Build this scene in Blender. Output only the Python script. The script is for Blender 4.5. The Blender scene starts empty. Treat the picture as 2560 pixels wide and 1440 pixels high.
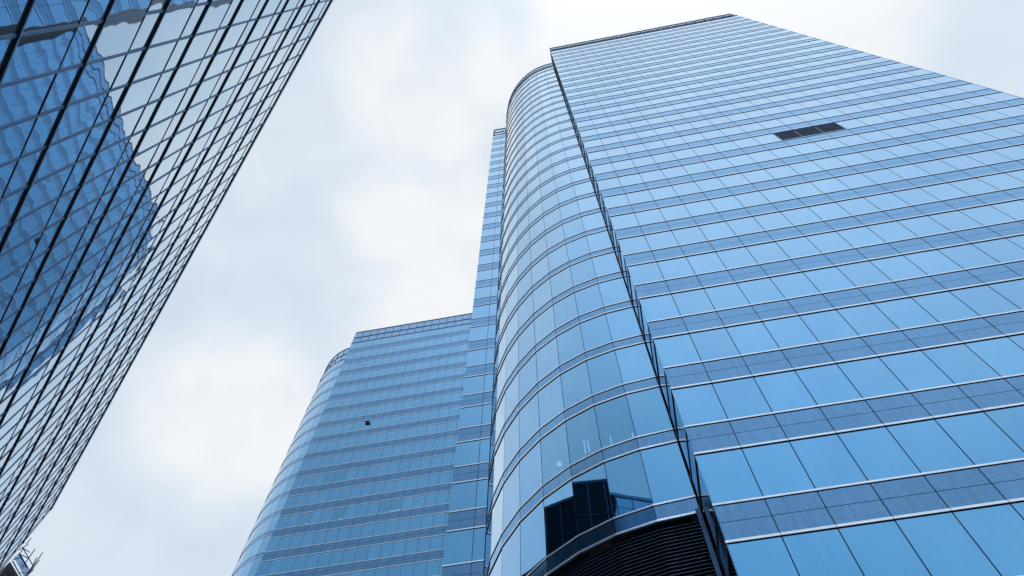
import bpy, bmesh, math, random
from mathutils import Vector, Matrix
random.seed(7)
R = math.radians
sc = bpy.context.scene
COL = sc.collection

# ------------------------------------------------------------------ camera
F_PX, PITCH, ROLL, EYE = 2019.48, 1.17580, 0.0081, 1.7
cam_d = bpy.data.cameras.new('camera'); cam = bpy.data.objects.new('camera', cam_d); COL.objects.link(cam)
cam_d.sensor_width = 36.0; cam_d.lens = F_PX / 2560 * 36.0
cam_d.clip_start = 0.1; cam_d.clip_end = 6000
cam.matrix_world = Matrix.Translation((0, 0, EYE)) @ Matrix.Rotation(math.pi / 2 + PITCH, 4, 'X') @ Matrix.Rotation(ROLL, 4, 'Z')
sc.camera = cam
VIEW = cam.matrix_world.inverted()
def px(p):                                       # where a point stands in the photograph (used only to find the 100 largest panes)
    v = VIEW @ Vector(p)
    if v.z > -0.2: return None
    return (F_PX * v.x / -v.z, F_PX * v.y / -v.z)

# ------------------------------------------------------------------ sky and sun
SUN_EL, SUN_AZ = R(36), R(98)                   # azimuth clockwise from +Y
w = bpy.data.worlds.new('World'); sc.world = w; w.use_nodes = True
nt = w.node_tree; N = nt.nodes; L = nt.links; N.clear()
out = N.new('ShaderNodeOutputWorld'); bg = N.new('ShaderNodeBackground'); L.new(bg.outputs[0], out.inputs[0])
tc = N.new('ShaderNodeTexCoord')
sky = N.new('ShaderNodeTexSky'); sky.sky_type = 'NISHITA'; sky.sun_disc = False
sky.sun_elevation = SUN_EL; sky.sun_rotation = SUN_AZ
def math_n(op, a, b=None, clamp=False):
    n = N.new('ShaderNodeMath'); n.operation = op; n.use_clamp = clamp
    for i, v in enumerate((a, b)):
        if v is None: continue
        if isinstance(v, (int, float)): n.inputs[i].default_value = v
        else: L.new(v, n.inputs[i])
    return n.outputs[0]
noise = N.new('ShaderNodeTexNoise'); noise.inputs['Scale'].default_value = 3.2; noise.inputs['Detail'].default_value = 7
noise.inputs['Roughness'].default_value = 0.52; noise.inputs['Distortion'].default_value = 0.35
L.new(tc.outputs['Generated'], noise.inputs['Vector'])
acc = math_n('MULTIPLY', math_n('SUBTRACT', noise.outputs['Fac'], 0.5), 2.2)
noise2 = N.new('ShaderNodeTexNoise'); noise2.inputs['Scale'].default_value = 11; noise2.inputs['Detail'].default_value = 6; noise2.inputs['Distortion'].default_value = .4
L.new(tc.outputs['Generated'], noise2.inputs['Vector'])
acc = math_n('ADD', acc, math_n('MULTIPLY', math_n('SUBTRACT', noise2.outputs['Fac'], 0.5), 1.0))
acc = math_n('ADD', acc, 0.28)
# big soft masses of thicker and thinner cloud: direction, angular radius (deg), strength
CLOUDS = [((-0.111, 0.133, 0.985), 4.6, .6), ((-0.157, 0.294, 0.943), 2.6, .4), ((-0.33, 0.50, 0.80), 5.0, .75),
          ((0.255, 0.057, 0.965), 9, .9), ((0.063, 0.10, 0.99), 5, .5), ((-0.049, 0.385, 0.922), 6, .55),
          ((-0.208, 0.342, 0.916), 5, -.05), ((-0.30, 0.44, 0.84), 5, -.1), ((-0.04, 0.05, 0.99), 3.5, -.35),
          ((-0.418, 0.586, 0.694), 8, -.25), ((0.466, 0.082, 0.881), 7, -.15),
          ((-0.56, -0.60, 0.58), 20, -.4)]  # last mass is unseen, added behind-left to darken the far tower's glass
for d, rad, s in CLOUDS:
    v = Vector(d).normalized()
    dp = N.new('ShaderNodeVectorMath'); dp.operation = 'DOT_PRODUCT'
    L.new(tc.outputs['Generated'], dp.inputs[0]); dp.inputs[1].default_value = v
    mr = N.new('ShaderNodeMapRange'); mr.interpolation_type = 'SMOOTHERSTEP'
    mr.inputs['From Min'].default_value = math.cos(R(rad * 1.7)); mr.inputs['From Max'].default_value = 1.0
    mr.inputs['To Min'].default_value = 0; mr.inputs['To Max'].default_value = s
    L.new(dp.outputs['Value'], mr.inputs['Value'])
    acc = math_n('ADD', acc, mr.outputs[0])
ramp = N.new('ShaderNodeValToRGB'); L.new(acc, ramp.inputs[0])
e = ramp.color_ramp.elements
e[0].position = 0.0; e[0].color = (0.68, 0.78, 0.905, 1)
e[1].position = 1.0; e[1].color = (0.95, 0.972, 1.0, 1)
m = ramp.color_ramp.elements.new(0.45); m.color = (0.775, 0.855, 0.95, 1)
skm = N.new('ShaderNodeVectorMath'); skm.operation = 'SCALE'; skm.inputs[3].default_value = 0.10
L.new(sky.outputs[0], skm.inputs[0])
mix = N.new('ShaderNodeMix'); mix.data_type = 'RGBA'; mix.inputs[0].default_value = 0.94
L.new(skm.outputs[0], mix.inputs[6]); L.new(ramp.outputs[0], mix.inputs[7])
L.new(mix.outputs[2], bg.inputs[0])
# sky brightening added high behind the camera, out of view, for the facades' reflections
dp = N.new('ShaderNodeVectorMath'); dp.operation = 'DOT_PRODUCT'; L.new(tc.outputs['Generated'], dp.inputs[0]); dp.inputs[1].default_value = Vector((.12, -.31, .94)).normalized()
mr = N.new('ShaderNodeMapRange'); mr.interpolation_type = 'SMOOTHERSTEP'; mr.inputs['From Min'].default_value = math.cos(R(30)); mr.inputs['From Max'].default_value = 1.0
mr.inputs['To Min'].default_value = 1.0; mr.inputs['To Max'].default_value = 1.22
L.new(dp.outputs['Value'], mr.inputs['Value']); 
dp2 = N.new('ShaderNodeVectorMath'); dp2.operation = 'DOT_PRODUCT'; L.new(tc.outputs['Generated'], dp2.inputs[0]); dp2.inputs[1].default_value = Vector((-.58, -.60, .56)).normalized()  # sky dimmed behind-left, out of view, to deepen the far tower's reflections
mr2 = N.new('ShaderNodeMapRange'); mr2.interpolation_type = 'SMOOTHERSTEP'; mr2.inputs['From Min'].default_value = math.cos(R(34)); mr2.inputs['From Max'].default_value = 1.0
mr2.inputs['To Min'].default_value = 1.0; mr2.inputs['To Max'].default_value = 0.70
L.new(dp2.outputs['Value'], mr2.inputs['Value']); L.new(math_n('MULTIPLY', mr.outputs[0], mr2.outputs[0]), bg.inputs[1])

sd = bpy.data.lights.new('sun', 'SUN'); sd.energy = 1.5; sd.angle = R(12); sd.color = (1, 0.99, 0.97)
so = bpy.data.objects.new('sun', sd); COL.objects.link(so)
sv = Vector((math.sin(SUN_AZ) * math.cos(SUN_EL), math.cos(SUN_AZ) * math.cos(SUN_EL), math.sin(SUN_EL)))
so.rotation_euler = sv.to_track_quat('Z', 'Y').to_euler(); so.location = (0, -60, 120)
sc.view_settings.view_transform = 'Standard'; sc.view_settings.look = 'None'
sc.view_settings.exposure = 0.0; sc.view_settings.gamma = 1.0
sc.cycles.max_bounces = 6; sc.cycles.glossy_bounces = 1; sc.cycles.transparent_max_bounces = 8

# ------------------------------------------------------------------ materials
def mat(name):
    mm = bpy.data.materials.new(name); mm.use_nodes = True
    t = mm.node_tree; return mm, t, t.nodes['Principled BSDF']
def nd(t, kind, **kw):
    n = t.nodes.new(kind)
    for k, v in kw.items(): n.inputs[k].default_value = v
    return n
def coords(t, per_pane=True):
    tcn = t.nodes.new('ShaderNodeTexCoord')
    if not per_pane: return tcn.outputs['Object']
    at = t.nodes.new('ShaderNodeAttribute'); at.attribute_name = 'pane'
    s = t.nodes.new('ShaderNodeVectorMath'); s.operation = 'SCALE'; s.inputs[3].default_value = 90
    t.links.new(at.outputs['Vector'], s.inputs[0])
    a = t.nodes.new('ShaderNodeVectorMath'); a.operation = 'ADD'
    t.links.new(tcn.outputs['Object'], a.inputs[0]); t.links.new(s.outputs[0], a.inputs[1])
    return a.outputs[0]
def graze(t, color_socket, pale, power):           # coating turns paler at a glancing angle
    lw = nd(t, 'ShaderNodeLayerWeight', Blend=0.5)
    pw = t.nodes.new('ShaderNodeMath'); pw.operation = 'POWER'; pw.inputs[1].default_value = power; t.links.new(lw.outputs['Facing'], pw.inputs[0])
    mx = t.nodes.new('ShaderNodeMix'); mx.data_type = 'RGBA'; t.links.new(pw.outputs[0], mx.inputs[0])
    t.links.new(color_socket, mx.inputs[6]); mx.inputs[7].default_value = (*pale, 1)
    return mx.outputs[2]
def glass(name, tint, wave, scale=1.1, rough=0.015, vary=0.085, clear=0.0, metal=1.0):
    mm, t, p = mat(name); lk = t.links
    p.inputs['Metallic'].default_value = metal; p.inputs['Roughness'].default_value = rough
    p.inputs['Specular Tint'].default_value = (0.97, 0.99, 1, 1)
    co = coords(t)
    at = t.nodes.new('ShaderNodeAttribute'); at.attribute_name = 'pane'
    # each pane is a slightly different batch of coated glass, with faint run-off streaks
    mp = t.nodes.new('ShaderNodeMapping'); mp.inputs['Scale'].default_value = (9, 9, 0.35); lk.new(co, mp.inputs[0])
    st = nd(t, 'ShaderNodeTexNoise', Scale=1.0, Detail=3.0); lk.new(mp.outputs[0], st.inputs['Vector'])
    r1 = t.nodes.new('ShaderNodeMapRange'); r1.inputs['From Min'].default_value = .35; r1.inputs['From Max'].default_value = .7
    r1.inputs['To Min'].default_value = 1.01; r1.inputs['To Max'].default_value = .955; lk.new(st.outputs['Fac'], r1.inputs[0])
    r2 = t.nodes.new('ShaderNodeMapRange'); r2.inputs['To Min'].default_value = 1 - vary; r2.inputs['To Max'].default_value = 1 + vary
    lk.new(at.outputs['Fac'], r2.inputs[0])
    mu = t.nodes.new('ShaderNodeMath'); mu.operation = 'MULTIPLY'; lk.new(r1.outputs[0], mu.inputs[0]); lk.new(r2.outputs[0], mu.inputs[1])
    sc_ = t.nodes.new('ShaderNodeVectorMath'); sc_.operation = 'SCALE'; sc_.inputs[0].default_value = tint
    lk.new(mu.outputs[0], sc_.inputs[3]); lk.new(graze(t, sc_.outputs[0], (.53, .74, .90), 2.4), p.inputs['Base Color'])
    if wave:
        nz = nd(t, 'ShaderNodeTexNoise', Scale=scale, Detail=0.6, Roughness=0.4); lk.new(co, nz.inputs['Vector'])
        bp = nd(t, 'ShaderNodeBump', Strength=1.0, Distance=wave); lk.new(nz.outputs['Fac'], bp.inputs['Height'])
        lk.new(bp.outputs[0], p.inputs['Normal'])
    if clear:
        tr = t.nodes.new('ShaderNodeBsdfTransparent'); tr.inputs[0].default_value = (.55, .75, .95, 1)
        mx = t.nodes.new('ShaderNodeMixShader'); mx.inputs[0].default_value = 1 - clear
        lk.new(tr.outputs[0], mx.inputs[1]); lk.new(p.outputs[0], mx.inputs[2])
        lk.new(mx.outputs[0], t.nodes['Material Output'].inputs['Surface'])
    return mm
def plain(name, col, rough=0.5, metal=0.0, var=0.12, scale=3.0, spec=0.5):
    mm, t, p = mat(name)
    p.inputs['Roughness'].default_value = rough; p.inputs['Metallic'].default_value = metal
    p.inputs['Specular IOR Level'].default_value = spec
    nz = nd(t, 'ShaderNodeTexNoise', Scale=scale, Detail=5.0); t.links.new(coords(t, False), nz.inputs['Vector'])
    rp = t.nodes.new('ShaderNodeValToRGB'); t.links.new(nz.outputs['Fac'], rp.inputs[0])
    rp.color_ramp.elements[0].position = .3; rp.color_ramp.elements[1].position = .7
    rp.color_ramp.elements[0].color = [c * (1 - var) for c in col] + [1]; rp.color_ramp.elements[1].color = [min(1, c * (1 + var)) for c in col] + [1]
    t.links.new(rp.outputs[0], p.inputs['Base Color'])
    return mm
def granite(name):
    mm, t, p = mat(name); lk = t.links
    p.inputs['Roughness'].default_value = 0.1; p.inputs['Metallic'].default_value = 0.88
    p.inputs['Specular Tint'].default_value = (0.75, 0.9, 1, 1)
    co = coords(t)
    nz = nd(t, 'ShaderNodeTexNoise', Scale=17.0, Detail=5.0, Roughness=0.8); lk.new(co, nz.inputs['Vector'])
    rp = t.nodes.new('ShaderNodeValToRGB'); lk.new(nz.outputs['Fac'], rp.inputs[0])
    rp.color_ramp.elements[0].position = .32; rp.color_ramp.elements[0].color = (.065, .195, .385, 1)
    rp.color_ramp.elements[1].position = .68; rp.color_ramp.elements[1].color = (.135, .325, .575, 1)
    at = t.nodes.new('ShaderNodeAttribute'); at.attribute_name = 'pane'
    r2 = t.nodes.new('ShaderNodeMapRange'); r2.inputs['To Min'].default_value = .88; r2.inputs['To Max'].default_value = 1.1; lk.new(at.outputs['Fac'], r2.inputs[0])
    mp = t.nodes.new('ShaderNodeMapping'); mp.inputs['Scale'].default_value = (7, 7, 0.5); lk.new(co, mp.inputs[0])
    st = nd(t, 'ShaderNodeTexNoise', Scale=1.0, Detail=4.0); lk.new(mp.outputs[0], st.inputs['Vector'])
    r1 = t.nodes.new('ShaderNodeMapRange'); r1.inputs['From Min'].default_value = .35; r1.inputs['From Max'].default_value = .7
    r1.inputs['To Min'].default_value = 1.05; r1.inputs['To Max'].default_value = .86; lk.new(st.outputs['Fac'], r1.inputs[0])
    mu = t.nodes.new('ShaderNodeMath'); mu.operation = 'MULTIPLY'; lk.new(r1.outputs[0], mu.inputs[0]); lk.new(r2.outputs[0], mu.inputs[1])
    sc_ = t.nodes.new('ShaderNodeVectorMath'); sc_.operation = 'SCALE'; lk.new(rp.outputs[0], sc_.inputs[0]); lk.new(mu.outputs[0], sc_.inputs[3])
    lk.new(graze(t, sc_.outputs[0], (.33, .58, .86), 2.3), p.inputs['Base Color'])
    return mm
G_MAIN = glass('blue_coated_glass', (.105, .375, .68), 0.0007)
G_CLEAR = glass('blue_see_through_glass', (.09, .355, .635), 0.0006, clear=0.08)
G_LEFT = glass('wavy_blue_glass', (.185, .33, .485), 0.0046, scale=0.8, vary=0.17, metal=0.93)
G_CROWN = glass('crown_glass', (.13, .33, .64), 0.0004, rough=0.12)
GRAN = granite('speckled_blue_granite')
ALU = plain('pale_aluminium', (.74, .83, .94), 0.3, 0.92, .08)
DARKM = plain('dark_navy_metal', (.012, .022, .045), 0.4, 0.0)
RAIL = plain('steel_blue_rail', (.15, .28, .48), 0.4, 0.5)
FIN = plain('dark_blue_fin', (.10, .18, .30), 0.35, 0.75)
MULL = plain('blue_grey_mullion', (.10, .20, .36), 0.35, 0.7)
MULL2 = plain('dull_blue_mullion', (.06, .125, .24), 0.45, 0.6)
LOUV = plain('black_louvre', (.006, .009, .018), 0.5, 0.0)
SLAT = plain('louvre_slat', (.09, .15, .24), 0.45, 0.5)
VENT = plain('slate_vent', (.16, .25, .38), 0.5)
ROOF = plain('grey_roof', (.2, .22, .25), 0.8)
PAVE = plain('paving', (.075, .075, .08), 0.8, scale=.6)
ASPH = plain('ground_asphalt', (.04, .04, .045), 0.9, scale=.4)
ROOM = plain('dim_room', (.05, .08, .13), 0.8)
BAMB = plain('bamboo', (.02, .055, .13), 0.7)
NET = plain('pale_blue_sheet', (.22, .42, .70), 0.5)
PALE = plain('pale_edge', (.7, .78, .86), 0.6)
LAMP, _t, _p = mat('ceiling_lamp_glow')
_p.inputs['Emission Color'].default_value = (.85, .95, 1, 1); _p.inputs['Emission Strength'].default_value = 3.6

LAMP2 = LAMP.copy(); LAMP2.name = 'far_ceiling_lamp_glow'; LAMP2.node_tree.nodes['Principled BSDF'].inputs['Emission Strength'].default_value = 3.0

# ------------------------------------------------------------------ mesh helpers
def link(name, verts, faces, mats, parent=None, fmat=None, pane=None, smooth=False):
    me = bpy.data.meshes.new(name); me.from_pydata([tuple(v) for v in verts], [], faces); me.update()
    for mm in (mats if isinstance(mats, (list, tuple)) else [mats]): me.materials.append(mm)
    if fmat: me.polygons.foreach_set('material_index', fmat)
    if pane is not None:
        a = me.attributes.new('pane', 'FLOAT_VECTOR', 'FACE')
        a.data.foreach_set('vector', [c for p in pane for c in p])
    o = bpy.data.objects.new(name, me); COL.objects.link(o)
    if parent: o.parent = parent
    return o
class MB:
    def __init__(s): s.v, s.f, s.m, s.p = [], [], [], []
    def add(s, vs, fs, mi=0, pane=(0, 0, 0)):
        b = len(s.v); s.v += [Vector(x) for x in vs]
        for f in fs: s.f.append([b + i for i in f]); s.m.append(mi); s.p.append(pane)
    def hexa(s, c, mi=0, pane=(0, 0, 0)):          # 8 corners: bottom ring 0-3, top ring 4-7
        s.add(c, [(3, 2, 1, 0), (4, 5, 6, 7), (0, 1, 5, 4), (1, 2, 6, 5), (2, 3, 7, 6), (3, 0, 4, 7)], mi, pane)
    def box(s, x0, x1, y0, y1, z0, z1, mi=0):
        s.hexa([(x0, y0, z0), (x1, y0, z0), (x1, y1, z0), (x0, y1, z0), (x0, y0, z1), (x1, y0, z1), (x1, y1, z1), (x0, y1, z1)], mi)
    def bar(s, a, b, r, n=6, mi=0):
        a, b = Vector(a), Vector(b); d = (b - a).normalized()
        u = d.orthogonal().normalized(); v = d.cross(u)
        ring = [(math.cos(2 * math.pi * i / n), math.sin(2 * math.pi * i / n)) for i in range(n)]
        vs = [a + r * (u * x + v * y) for x, y in ring] + [b + r * (u * x + v * y) for x, y in ring]
        s.add(vs, [(i, (i + 1) % n, n + (i + 1) % n, n + i) for i in range(n)] + [tuple(range(n))[::-1], tuple(range(n, 2 * n))], mi)
    def build(s, name, mats, parent=None): return link(name, s.v, s.f, mats, parent, s.m, s.p)
def right(a, b):
    d = (Vector(b) - Vector(a)).normalized(); return Vector((d.y, -d.x))
def offs(path, d):                                # mitred offset of a plan polyline, positive = outwards (to its right)
    P = [Vector(p) for p in path]; o = []
    for i, p in enumerate(P):
        if i == 0: o.append(p + d * right(P[0], P[1]))
        elif i == len(P) - 1: o.append(p + d * right(P[-2], P[-1]))
        else:
            n1, n2 = right(P[i - 1], p), right(p, P[i + 1])
            o.append(p + (n1 + n2) * (d / (1 + n1.dot(n2))))
    return o
def sweep(mb, path, d_in, d_out, z0, z1, mi=0):
    A, B = offs(path, d_in), offs(path, d_out); n = len(A)
    for i in range(n - 1):
        b = len(mb.v)
        for z in (z0, z1):
            for q in (B[i], B[i + 1], A[i + 1], A[i]): mb.v.append(Vector((q.x, q.y, z)))
        fs = [(3, 2, 1, 0), (4, 5, 6, 7), (0, 1, 5, 4), (2, 3, 7, 6)]
        if i == 0: fs.append((3, 0, 4, 7))
        if i == n - 2: fs.append((1, 2, 6, 5))
        for f in fs: mb.f.append([b + k for k in f]); mb.m.append(mi); mb.p.append((0, 0, 0))
def panel(mb, a, b, n, d, t, z0, z1, mi=0, warp=0.0, rng=random):   # one flat panel between plan points a,b (already trimmed), front at offset d
    j = [rng.uniform(-warp, warp) for _ in range(4)]
    f0, f1 = a + n * d, b + n * d; g0, g1 = a + n * (d - t), b + n * (d - t)
    c = [(f0 + n * j[0]).to_3d() + Vector((0, 0, z0)), (f1 + n * j[1]).to_3d() + Vector((0, 0, z0)), g1.to_3d() + Vector((0, 0, z0)), g0.to_3d() + Vector((0, 0, z0)),
         (f0 + n * j[2]).to_3d() + Vector((0, 0, z1)), (f1 + n * (j[1] + j[2] - j[0])).to_3d() + Vector((0, 0, z1)), g1.to_3d() + Vector((0, 0, z1)), g0.to_3d() + Vector((0, 0, z1))]
    mb.hexa(c, mi, (rng.random(), rng.random(), rng.random()))
def root(name, loc, rz, label, cat, group=None):
    o = bpy.data.objects.new(name, None); COL.objects.link(o)
    o.location = loc; o.rotation_euler = (0, 0, rz); o['label'] = label; o['category'] = cat
    if group: o['group'] = group
    return o
def struct(name, mb, mm):
    o = mb.build(name, mm); o['kind'] = 'structure'; return o
def shown(o_mat, pts):                            # size of a pane in the photograph
    q = [px(o_mat @ Vector(p)) for p in pts]
    if any(c is None for c in q): return 0.0
    q = [(max(-1280, min(1280, x)), max(-720, min(720, y))) for x, y in q]
    return abs(sum(q[i][0] * q[(i + 1) % 4][1] - q[(i + 1) % 4][0] * q[i][1] for i in range(4))) / 2

# ------------------------------------------------------------------ ground
g = MB(); g.box(-900, 900, -900, 900, -0.5, 0.0); struct('ground', g, ASPH)
g = MB(); g.add([(-6, -30, .12), (45, -30, .12), (45, 60, .12), (-6, 60, .12), (-6, -30, 0), (45, -30, 0), (45, 60, 0), (-6, 60, 0)],
                [(0, 1, 2, 3), (4, 5, 1, 0), (5, 6, 2, 1), (6, 7, 3, 2), (7, 4, 0, 3)]); struct('pavement', g, PAVE)

# ------------------------------------------------------------------ the twin curved towers
AZ = 0.191393                                     # the facades' turn away from square-on
P0 = (5.6008, 14.1431)
Z0 = 16.8331 + EYE; FH = 4.0                      # underside of the ledge at floor 0; storey height
PW = 1.43385
SP = {'slab': 1.54, 'bay': 0.80, 'strip': 1.54}          # top of the spandrel over each ledge
def zk(k): return Z0 + FH * k
CX, CY, RB = -0.235, 10.78, 8.555                 # the round bay's centre (in the tower's own plan) and radius
_a0 = R(-99.5 + 10.966)
BAY = [Vector((CX + RB * math.cos(_a0 - R(9.25) * i), CY + RB * math.sin(_a0 - R(9.25) * i))) for i in range(10)]
BAY[0] = Vector((0.0, 2.19))
STRIP = [Vector((-11.12, 10.99)), Vector((-9.07, 10.99)), Vector((-9.07, 13.2))]
GL = -0.036                                        # glass face, behind the ledges' outer line
def cuts(path, divs):
    out_ = []
    for (a, b), n in zip(zip(path, path[1:]), divs):
        for i in range(len(n) - 1):
            L_ = (b - a).length
            out_.append((a.lerp(b, n[i] / L_), b if i == len(n) - 2 else a.lerp(b, n[i + 1] / L_), i == 0, i == len(n) - 2))
    return out_
def steps(length, w_):
    s = [0.0]
    while s[-1] + w_ < length - 0.3: s.append(s[-1] + w_)
    return s + [length]

def tower(name, loc, label, vent=None, lit=(), opened=None, NP=20):
    SLAB = [Vector((0, 2.19)), Vector((0, 0)), Vector((PW * NP, 0)), Vector((PW * NP, 9 * PW))]
    T = root(name, loc, -AZ, label, 'office tower', 'twin curved glass towers')
    M = Matrix.Translation(loc) @ Matrix.Rotation(-AZ, 4, 'Z')
    rng = random.Random(hash(name) % 1000 if False else len(name) * 13 + int(abs(loc[0])))
    bayp = BAY[::-1]
    groups = [('slab', SLAB, [[0, 1.1, 2.19], [PW * i for i in range(NP + 1)], steps(9 * PW, PW)], -4, 28, 28.0, 29.12, (1, 21)),
              ('bay', bayp, [[0, (bayp[i + 1] - bayp[i]).length] for i in range(9)], 1, 28, 27.75, 28.9, None),
              ('strip', STRIP, [[0, PW, 2.05], [0, 1.1, 2.21]], -4, 28, 27.75, 28.9, None)]
    panes = []                                    # (size, geometry, material)
    for gname, path, divs, k0, k1, c0, c1, _ in groups:
        cells = cuts(path, divs)
        # vertical mullions, dark behind the joints
        for ci, (a, b, first, last) in enumerate(cells):
            n = right(a, b); d = (b - a).normalized()
            mb = MB()
            for q in ([a] if ci < len(cells) - 1 else [a, b]):
                lo_, hi_ = (.09, .2) if first and q is a and gname != 'bay' else (-.2, -.09) if q is b else (-.06, .06)
                s0, s1 = q + d * lo_, q + d * hi_
                panel(mb, s0, s1, n, GL - 0.026, 0.08, zk(k0), zk(c0))
            mb.build('mullion', DARKM, T)
        for k in range(k0, k1 + 1):
            zb = zk(k); top = zk(k + 1)
            zt = min(top, zk(c0))
            if zb >= zk(c0) - 0.3: continue
            led = MB(); sweep(led, path, GL - 0.05, 0.0, zb, zb + 0.095)
            for a, b, first, last in cells:          # butt joints between ledge lengths
                n = right(a, b); d = (b - a).normalized()
                if not first: panel(led, a - d * .008, a + d * .008, n, .002, .04, zb + .004, zb + .091, 1, 0, rng)
            led.build('ledge', [ALU, MULL2], T)
            if zb + SP[gname] < zk(c0):
                tr = MB(); sweep(tr, path, GL - 0.05, -0.008, zb + SP[gname], zb + SP[gname] + .08)
                tr.build('transom', ALU, T)
            sp = MB()
            s_top = min(zb + SP[gname], zk(c0)); mid = (zb + .11 + zb + SP[gname]) / 2
            sweep(sp, path, GL - 0.16, GL - 0.11, zb + 0.11, s_top, 1)
            for a, b, first, last in cells:
                n = right(a, b); d = (b - a).normalized()
                for z0, z1 in ((zb + .11, mid - .011), (mid + .011, zb + SP[gname])) if gname != 'bay' else ((zb + .11, zb + SP[gname]),):
                    if z1 > s_top: z1 = s_top
                    if z0 < s_top - .05: panel(sp, a + d * .016, b - d * .016, n, GL, .025, z0, z1, 0, 0, rng)
            sp.build('spandrel_band', [GRAN, DARKM], T)
            if zb + SP[gname] + .2 > zk(c0): continue
            for ci, (a, b, first, last) in enumerate(cells):
                n = right(a, b); d = (b - a).normalized()
                z0, z1 = zb + SP[gname] + .08, zt
                if vent and gname == 'slab' and k == vent[0] and 2 + vent[1] <= ci < 2 + vent[1] + vent[2]: continue
                mb = MB(); panel(mb, a + d * .017, b - d * .017, n, GL, .02, z0, z1, 0, .0012, rng)
                c = [(a.x, a.y, z0), (b.x, b.y, z0), (b.x, b.y, z1), (a.x, a.y, z1)]
                nw = M.to_3x3() @ Vector((n.x, n.y, 0)); ctr = M @ ((Vector(c[0]) + Vector(c[2])) / 2)
                size = shown(M, c) if nw.dot(cam.location - ctr) > 0 else 0
                see = (gname, k, ci) in lit
                if see: mb.f = [f for i, f in enumerate(mb.f) if i != 4]; mb.m = mb.m[:5]; mb.p = mb.p[:5]   # one optical surface
                if opened == (gname, k, ci): size = 1e9
                if see: size = 1e8
                panes.append((size, mb, G_CLEAR if see else G_MAIN, opened == (gname, k, ci), (a, b, n, z0, z1)))
        # crown: set-back glass, rails standing proud, a post at each panel joint
        cp = MB(); sweep(cp, path, -0.22, -0.14, zk(c0), zk(c1) - .05); cp.build('crown_panel', G_CROWN, T)
        h = zk(c1) - zk(c0)
        for fz, po in ((0.0, .03), (0.5, -.06), (1.0, -.05)):
            rl = MB(); z = zk(c0) + fz * h; sweep(rl, path, -0.135, po, z - .05, z + .05); rl.build('crown_rail', RAIL, T)
        for a, b, first, last in cells:
            n = right(a, b); d = (b - a).normalized(); mb = MB()
            panel(mb, a - d * .05 + d * .06, a + d * .05 + d * .06, n, -0.08, .055, zk(c0) + .05, zk(c1) - .05); mb.build('crown_post', RAIL, T)
    panes.sort(key=lambda q: -q[0])
    for i, (size, mb, mm, op, geo) in enumerate(panes[:100]):
        if op:
            a, b, n, z0, z1 = geo                 # small sash hinged at its head and pushed right out on stays
            o = MB(); t = (b - a).normalized(); a2, b2 = a + t * .42, b - t * .35
            hi = z1 - .5; nz = n.to_3d()
            def P(q, off_, z): return (q + n * off_).to_3d() + Vector((0, 0, z))
            up = Vector((0, 0, .07))
            lo4 = [P(a2, .34, hi - .2), P(b2, .34, hi - .2), P(b2, .0, hi), P(a2, .0, hi)]
            o.hexa(lo4 + [q + up for q in lo4])
            for q in (a2 + t * .08, b2 - t * .08): o.bar(P(q, .32, hi - .2), P(q, .0, hi - .8), .035)
            s = o.build('open_window', DARKM, T); s['label'] = 'dark window sash propped open'
        mb.build('window', mm, T)
    rest = MB()
    for size, mb, mm, op, geo in panes[100:]:
        b = len(rest.v); rest.v += mb.v
        rest.f += [[b + i for i in f] for f in mb.f]; rest.m += mb.m; rest.p += mb.p
    o = rest.build('window', G_MAIN, T); o['kind'] = 'stuff'
    # louvred plant wall under the bay
    zt = zk(1); base = MB(); sweep(base, bayp, -.45, -.30, 0, zt); ls = base.build('louvre_screen', LOUV, T)
    sl = MB(); z = zt - .18
    while z > 1.0:
        A, B = offs(bayp, -.30), offs(bayp, -.16)
        for i in range(len(A) - 1):
            q = [(B[i].x, B[i].y, z - .05), (B[i + 1].x, B[i + 1].y, z - .05), (A[i + 1].x, A[i + 1].y, z + .02), (A[i].x, A[i].y, z + .02)]
            sl.hexa(q + [(x, y, zz + .018) for x, y, zz in q])
        z -= 0.155
    sl.build('louvre_slats', SLAT, ls)
    pier = MB(); pier.box(-.16, -.02, 2.02, 2.16, 0, zt); pier.build('corner_post', MULL, T)
    if vent:
        k, u0, nu = vent; z0, z1 = zk(k) + 1.62, zk(k + 1); v = MB()
        v.box(u0 * PW + .04, (u0 + nu) * PW - .04, .16, .22, z0, z1)
        zz = z0 + .05
        while zz < z1 - .08:
            q = [(u0 * PW + .04, .06, zz), ((u0 + nu) * PW - .04, .06, zz), ((u0 + nu) * PW - .04, .155, zz + .07), (u0 * PW + .04, .155, zz + .07)]
            v.hexa(q + [(x, y, h + .02) for x, y, h in q]); zz += .11
        for i in range(1, nu): v.box((u0 + i) * PW - .03, (u0 + i) * PW + .03, .10, .158, z0, z1)
        v.build('vent_louvre', VENT, T)
        for x in (u0 * PW, (u0 + nu) * PW):
            fr = MB(); fr.box(x - .038, x + .038, .03, .12, z0, z1); fr.build('vent_frame', MULL, T)
    # plain rear walls and roofs
    wall = MB()
    def prism(pts, z0, z1):
        n = len(pts); wall.add([(x, y, z0) for x, y in pts] + [(x, y, z1) for x, y in pts],
                               [tuple(range(n))[::-1], tuple(range(n, 2 * n))] + [(i, (i + 1) % n, n + (i + 1) % n, n + i) for i in range(n)])
    W_ = PW * NP
    prism([(4.5, 3.5), (W_ - .25, 3.5), (W_ - .25, 13.5), (W_ - .25, 26), (-10.87, 26), (-10.87, 22), (-9.3, 13.2), (-4.2, 13.2), (-.5, 9.0)], 0, zk(27.7))
    wall.build('rear_wall', DARKM, T)
    sw = MB(); sw.box(-11.10, -10.9, 11.06, 30.0, 0, zk(28.8)); sw.build('side_wall', LOUV, T)
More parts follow.
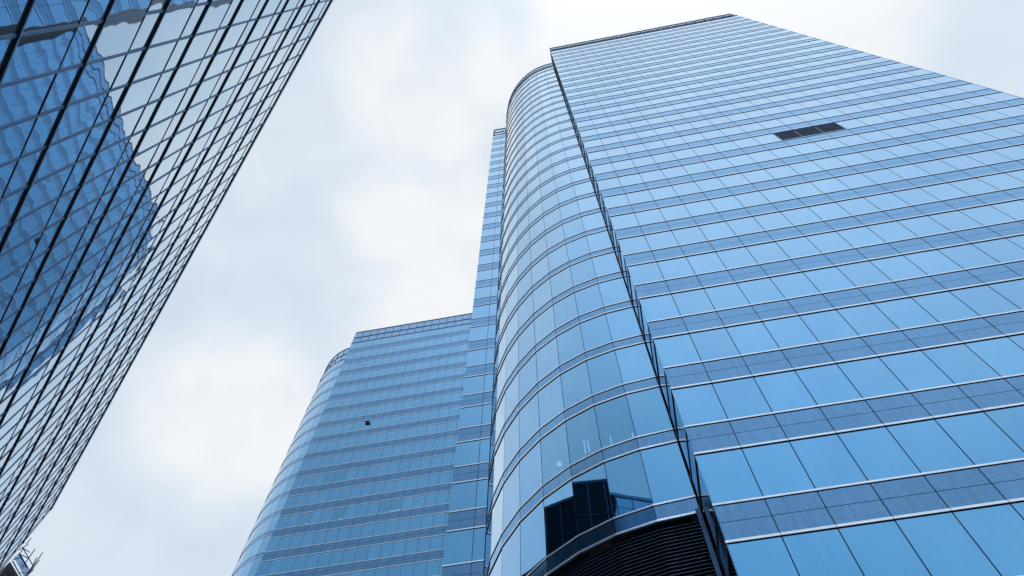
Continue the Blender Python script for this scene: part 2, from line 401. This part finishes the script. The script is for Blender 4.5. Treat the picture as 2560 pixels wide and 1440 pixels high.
    rf = MB(); pts = [(.3, .3), (W_ - .3, .3), (W_ - .3, 26), (-10.8, 26), (-10.8, 11.3), (-9.4, 11.3), (-9.4, 13.0), (-8.7, 13.0)] + [(p.x * .97, p.y + .25) for p in bayp[1:-1]] + [(.25, 2.5)]
    n = len(pts); rf.add([(x, y, zk(27.72)) for x, y in pts] + [(x, y, zk(27.82)) for x, y in pts], [tuple(range(n))[::-1], tuple(range(n, 2 * n))] + [(i, (i + 1) % n, n + (i + 1) % n, n + i) for i in range(n)])
    rf.build('roof', ROOF, T)
    return T, M

# rooms with lit ceilings behind a few panes
LIT_MAIN = {('bay', 2, 8 - i) for i in range(4)}
T1, M1 = tower('curved_glass_tower', (P0[0], P0[1], 0), 'tall pale blue glass tower with a round bay and broad flat face, on the right',
               vent=(9, 9, 3), lit=LIT_MAIN)
def ceiling(T, path, z, depth):
    mb = MB(); sweep(mb, path, -depth, -.2, z - .03, z); return mb.build('room_ceiling', ROOM, T)
ceiling(T1, BAY[:6][::-1], zk(3) - .05, 5.0)
rw = MB(); sweep(rw, BAY[:6][::-1], -5.2, -5.0, zk(2), zk(3)); rw.build('room_wall', ROOM, T1)
I1 = M1.inverted()
def ray_at(x, y, z):                              # point of the ceiling seen at a pixel; worked out once for the lamps' places
    v = cam.matrix_world.to_3x3() @ Vector(((x - 1280) / F_PX, -(y - 720) / F_PX, -1)); return cam.location + v * ((z - EYE) / v.z)
zc = zk(3) - .10
for (xa, ya, xb, yb) in ((1459, 1099, 1464, 1134), (1468, 1099, 1474, 1130), (1525, 1090, 1529, 1110), (1581, 1083, 1583, 1094), (1587, 1081, 1588, 1090)):
    a, b = I1 @ ray_at(xa, ya, zc), I1 @ ray_at(xb, yb, zc)
    mb = MB(); mb.bar(a, b, .025); mb.build('ceiling_lamp', LAMP, T1)
c = I1 @ ray_at(1398, 1160, zc - .1); mb = MB()
rings = [[(c.x + .11 * math.sin(math.pi * i / 6) * math.cos(2 * math.pi * j / 10), c.y + .11 * math.sin(math.pi * i / 6) * math.sin(2 * math.pi * j / 10), c.z + .11 * math.cos(math.pi * i / 6)) for j in range(10)] for i in range(7)]
mb.add([p for r_ in rings for p in r_], [(i * 10 + j, i * 10 + (j + 1) % 10, (i + 1) * 10 + (j + 1) % 10, (i + 1) * 10 + j) for i in range(6) for j in range(10)])
mb.build('globe_lamp', LAMP, T1)

D0 = (P0[0] - 34.2108, P0[1] + 50.7069, 0.5)
LIT_D = {('slab', 17, 2 + 3), ('slab', 17, 2 + 4), ('slab', 15, 2 + 9), ('slab', 15, 2 + 10), ('slab', 15, 2 + 2), ('slab', 15, 2 + 5)}
T2, M2 = tower('curved_glass_tower', D0, 'deeper blue glass tower with rounded left corner and an open window, seen between two others',
               lit=LIT_D, opened=('slab', 20, 2 + 5), NP=25)
for k, us in ((17, (3.45, 4.0)), (15, (9.4, 9.85, 10.25)), (15, (2.05,)), (15, (5.1,))):
    for u in us:
        mb = MB(); z = zk(k + 1) - .12; mb.box(u * PW, u * PW + .5, 1.5, 1.62, z - .06, z); mb.build('ceiling_lamp', LAMP2, T2)
    mb = MB(); mb.box((min(us) - .8) * PW, (max(us) + 1.2) * PW, .2, 3.2, zk(k + 1) - .10, zk(k + 1) - .06); mb.build('room_ceiling', ROOM, T2)

# ------------------------------------------------------------------ the barred tower on the left
AZL, DL = 0.583398, 7.447
nL = Vector((math.cos(AZL), math.sin(AZL)))
QL = 0.93; FL = 4.0 * QL; TOPL = 54.3705 * QL + EYE; SL = 1.3470 * QL; XV = 9.4367; XEND, XBEG = 52.70, -7.0
loc = (-DL * nL.x, -DL * nL.y, 0)
LT = root('barred_glass_tower', loc, AZL + math.pi / 2, 'steep glass office block crossed by dark bars, its panes mirroring a wavy banded tower', 'office building')
ML = Matrix.Translation(loc) @ Matrix.Rotation(AZL + math.pi / 2, 4, 'Z')
i0 = math.ceil((XBEG - XV) / SL); xs = [XV + SL * i for i in range(i0, 60) if XV + SL * i < XEND - .3]
edges = [XBEG] + [x for x in xs if x > XBEG + .2] + [XEND]
GLL = -0.06
def fc(x): return Vector((x, 0.0))
path = [fc(XBEG), fc(XEND)]
panes = []; rng = random.Random(11)
for v in range(0, 14):
    zt = TOPL - FL * v; zb = zt - FL
    if zb < 0: break
    mb = MB(); sweep(mb, path, GLL - .03, 0.0, zt - .036, zt + (.03 if v else .3)); mb.build('floor_fin' if v else 'parapet', FIN, LT)
    zm = zt - FL * .335
    mb = MB(); sweep(mb, path, GLL - .03, GLL + .022, zm - .015, zm + .015); mb.build('glazing_bar', FIN, LT)
    for a, b in zip(edges, edges[1:]):
        for z0, z1 in ((zm + .018, zt - .03), (zb + .03, zm - .018)):
            mb = MB(); panel(mb, fc(a + .01), fc(b - .01), Vector((0, -1)), GLL, .02, z0, z1, 0, .0035, rng)
            cn = [(a, 0, z0), (b, 0, z0), (b, 0, z1), (a, 0, z1)]
            panes.append((shown(ML, cn), mb))
panes.sort(key=lambda q: -q[0])
for s, mb in panes[:100]: mb.build('window', G_LEFT, LT)
rest = MB()
for s, mb in panes[100:]:
    b = len(rest.v); rest.v += mb.v; rest.f += [[b + i for i in f] for f in mb.f]; rest.m += mb.m; rest.p += mb.p
o = rest.build('window', G_LEFT, LT); o['kind'] = 'stuff'
for x in edges:
    mb = MB(); mb.box(x - .04, x + .04, .035, .1, TOPL - 14 * FL + .1, TOPL + .02)
    for v in range(1, 14):
        z = TOPL - FL * v; mb.box(x - .042, x + .042, -.008, .033, z - .045, z + .045)
    mb.build('mullion', MULL2, LT)
mb = MB(); mb.box(XBEG, XEND - .02, .2, 24, 0, TOPL - .2); mb.build('rear_wall', DARKM, LT)

# ------------------------------------------------------------------ scaffolded rooftop beyond the barred tower
def far(x, y, dist):
    v = cam.matrix_world.to_3x3() @ Vector(((x - 1280) / F_PX, -(y - 720) / F_PX, -1)); hd = math.hypot(v.x, v.y)
    return cam.location + v * (dist / hd)
FA = [far(25, 1404, 90), far(48, 1442, 90), far(-6, 1433, 91)]
base_z = 0.0
RB_ = root('rooftop_block', (FA[0].x, FA[0].y, 0), 0, 'small dark building top with pale edges, beneath the bamboo poles', 'building')
I3 = Matrix.Translation((-FA[0].x, -FA[0].y, 0)); back = Vector((-.62, .78, 0)) * 7
def loc3(p): return I3 @ p
mb = MB(); fr = [FA[2], FA[0], FA[1]]
ring = [loc3(p) for p in fr] + [loc3(Vector((FA[1].x, FA[1].y, 0))), loc3(Vector((FA[2].x, FA[2].y, 0)))]
mb.add(ring + [p + back for p in ring], [(0, 1, 2, 3, 4)[::-1], (5, 6, 7, 8, 9)] + [(i, (i + 1) % 5, 5 + (i + 1) % 5, 5 + i) for i in range(5)])
mb.build('wall', LOUV, RB_)
for a, b in (((31, 1402), (53, 1441)), ((-3, 1428), (9, 1419))):
    mb = MB(); mb.bar(loc3(far(*a, 89.4)), loc3(far(*b, 89.4)), .09, 4); mb.build('pale_edge', PALE, RB_)
for q in (((35, 1394, 89), (46, 1384, 89.5), (72, 1426, 88), (55, 1430, 87.5)), ((55.5, 1432, 87.5), (72.5, 1428, 88), (64, 1442, 87.6), (60, 1442, 87.5))):
    p = [loc3(far(*c)) for c in q]; th = Vector((.05, -.05, .04))
    mb = MB(); mb.hexa(p + [v + th for v in p]); mb.build('roof_sheet', NET, RB_)
SCF = root('bamboo_scaffold', (FA[1].x, FA[1].y, 0), 0, 'spiky dark bamboo scaffold poles at the foot of the barred glass block', 'scaffold')
I4 = Matrix.Translation((-FA[1].x, -FA[1].y, 0))
POLES = [((66, 1360), (78, 1345.5)), ((47, 1375.5), (70.5, 1360.5)), ((54.5, 1368), (74, 1381)), ((57, 1370), (83, 1415)), ((48.5, 1384.5), (71, 1396)),
         ((57, 1374), (48, 1385)), ((71, 1396), (88, 1372)), ((71, 1396), (52, 1423)), ((82.5, 1414), (91, 1394)), ((82.5, 1416), (107, 1381)),
         ((75, 1430), (98.7, 1400)), ((66, 1441), (84.5, 1423.5)), ((32, 1399), (56, 1392.5)), ((46, 1433), (71, 1429)), ((48.5, 1385), (74, 1428)), ((67, 1440), (83, 1414)), ((64, 1442), (80, 1418))]
for i, (a, b) in enumerate(POLES):
    dd = 86.5 + (i % 4) * .5
    mb = MB(); mb.bar(I4 @ far(a[0], a[1], dd), I4 @ far(b[0], b[1], dd + .8 * ((i % 3) - 1)), .055 if i < 14 else .09); mb.build('pole', BAMB, SCF)
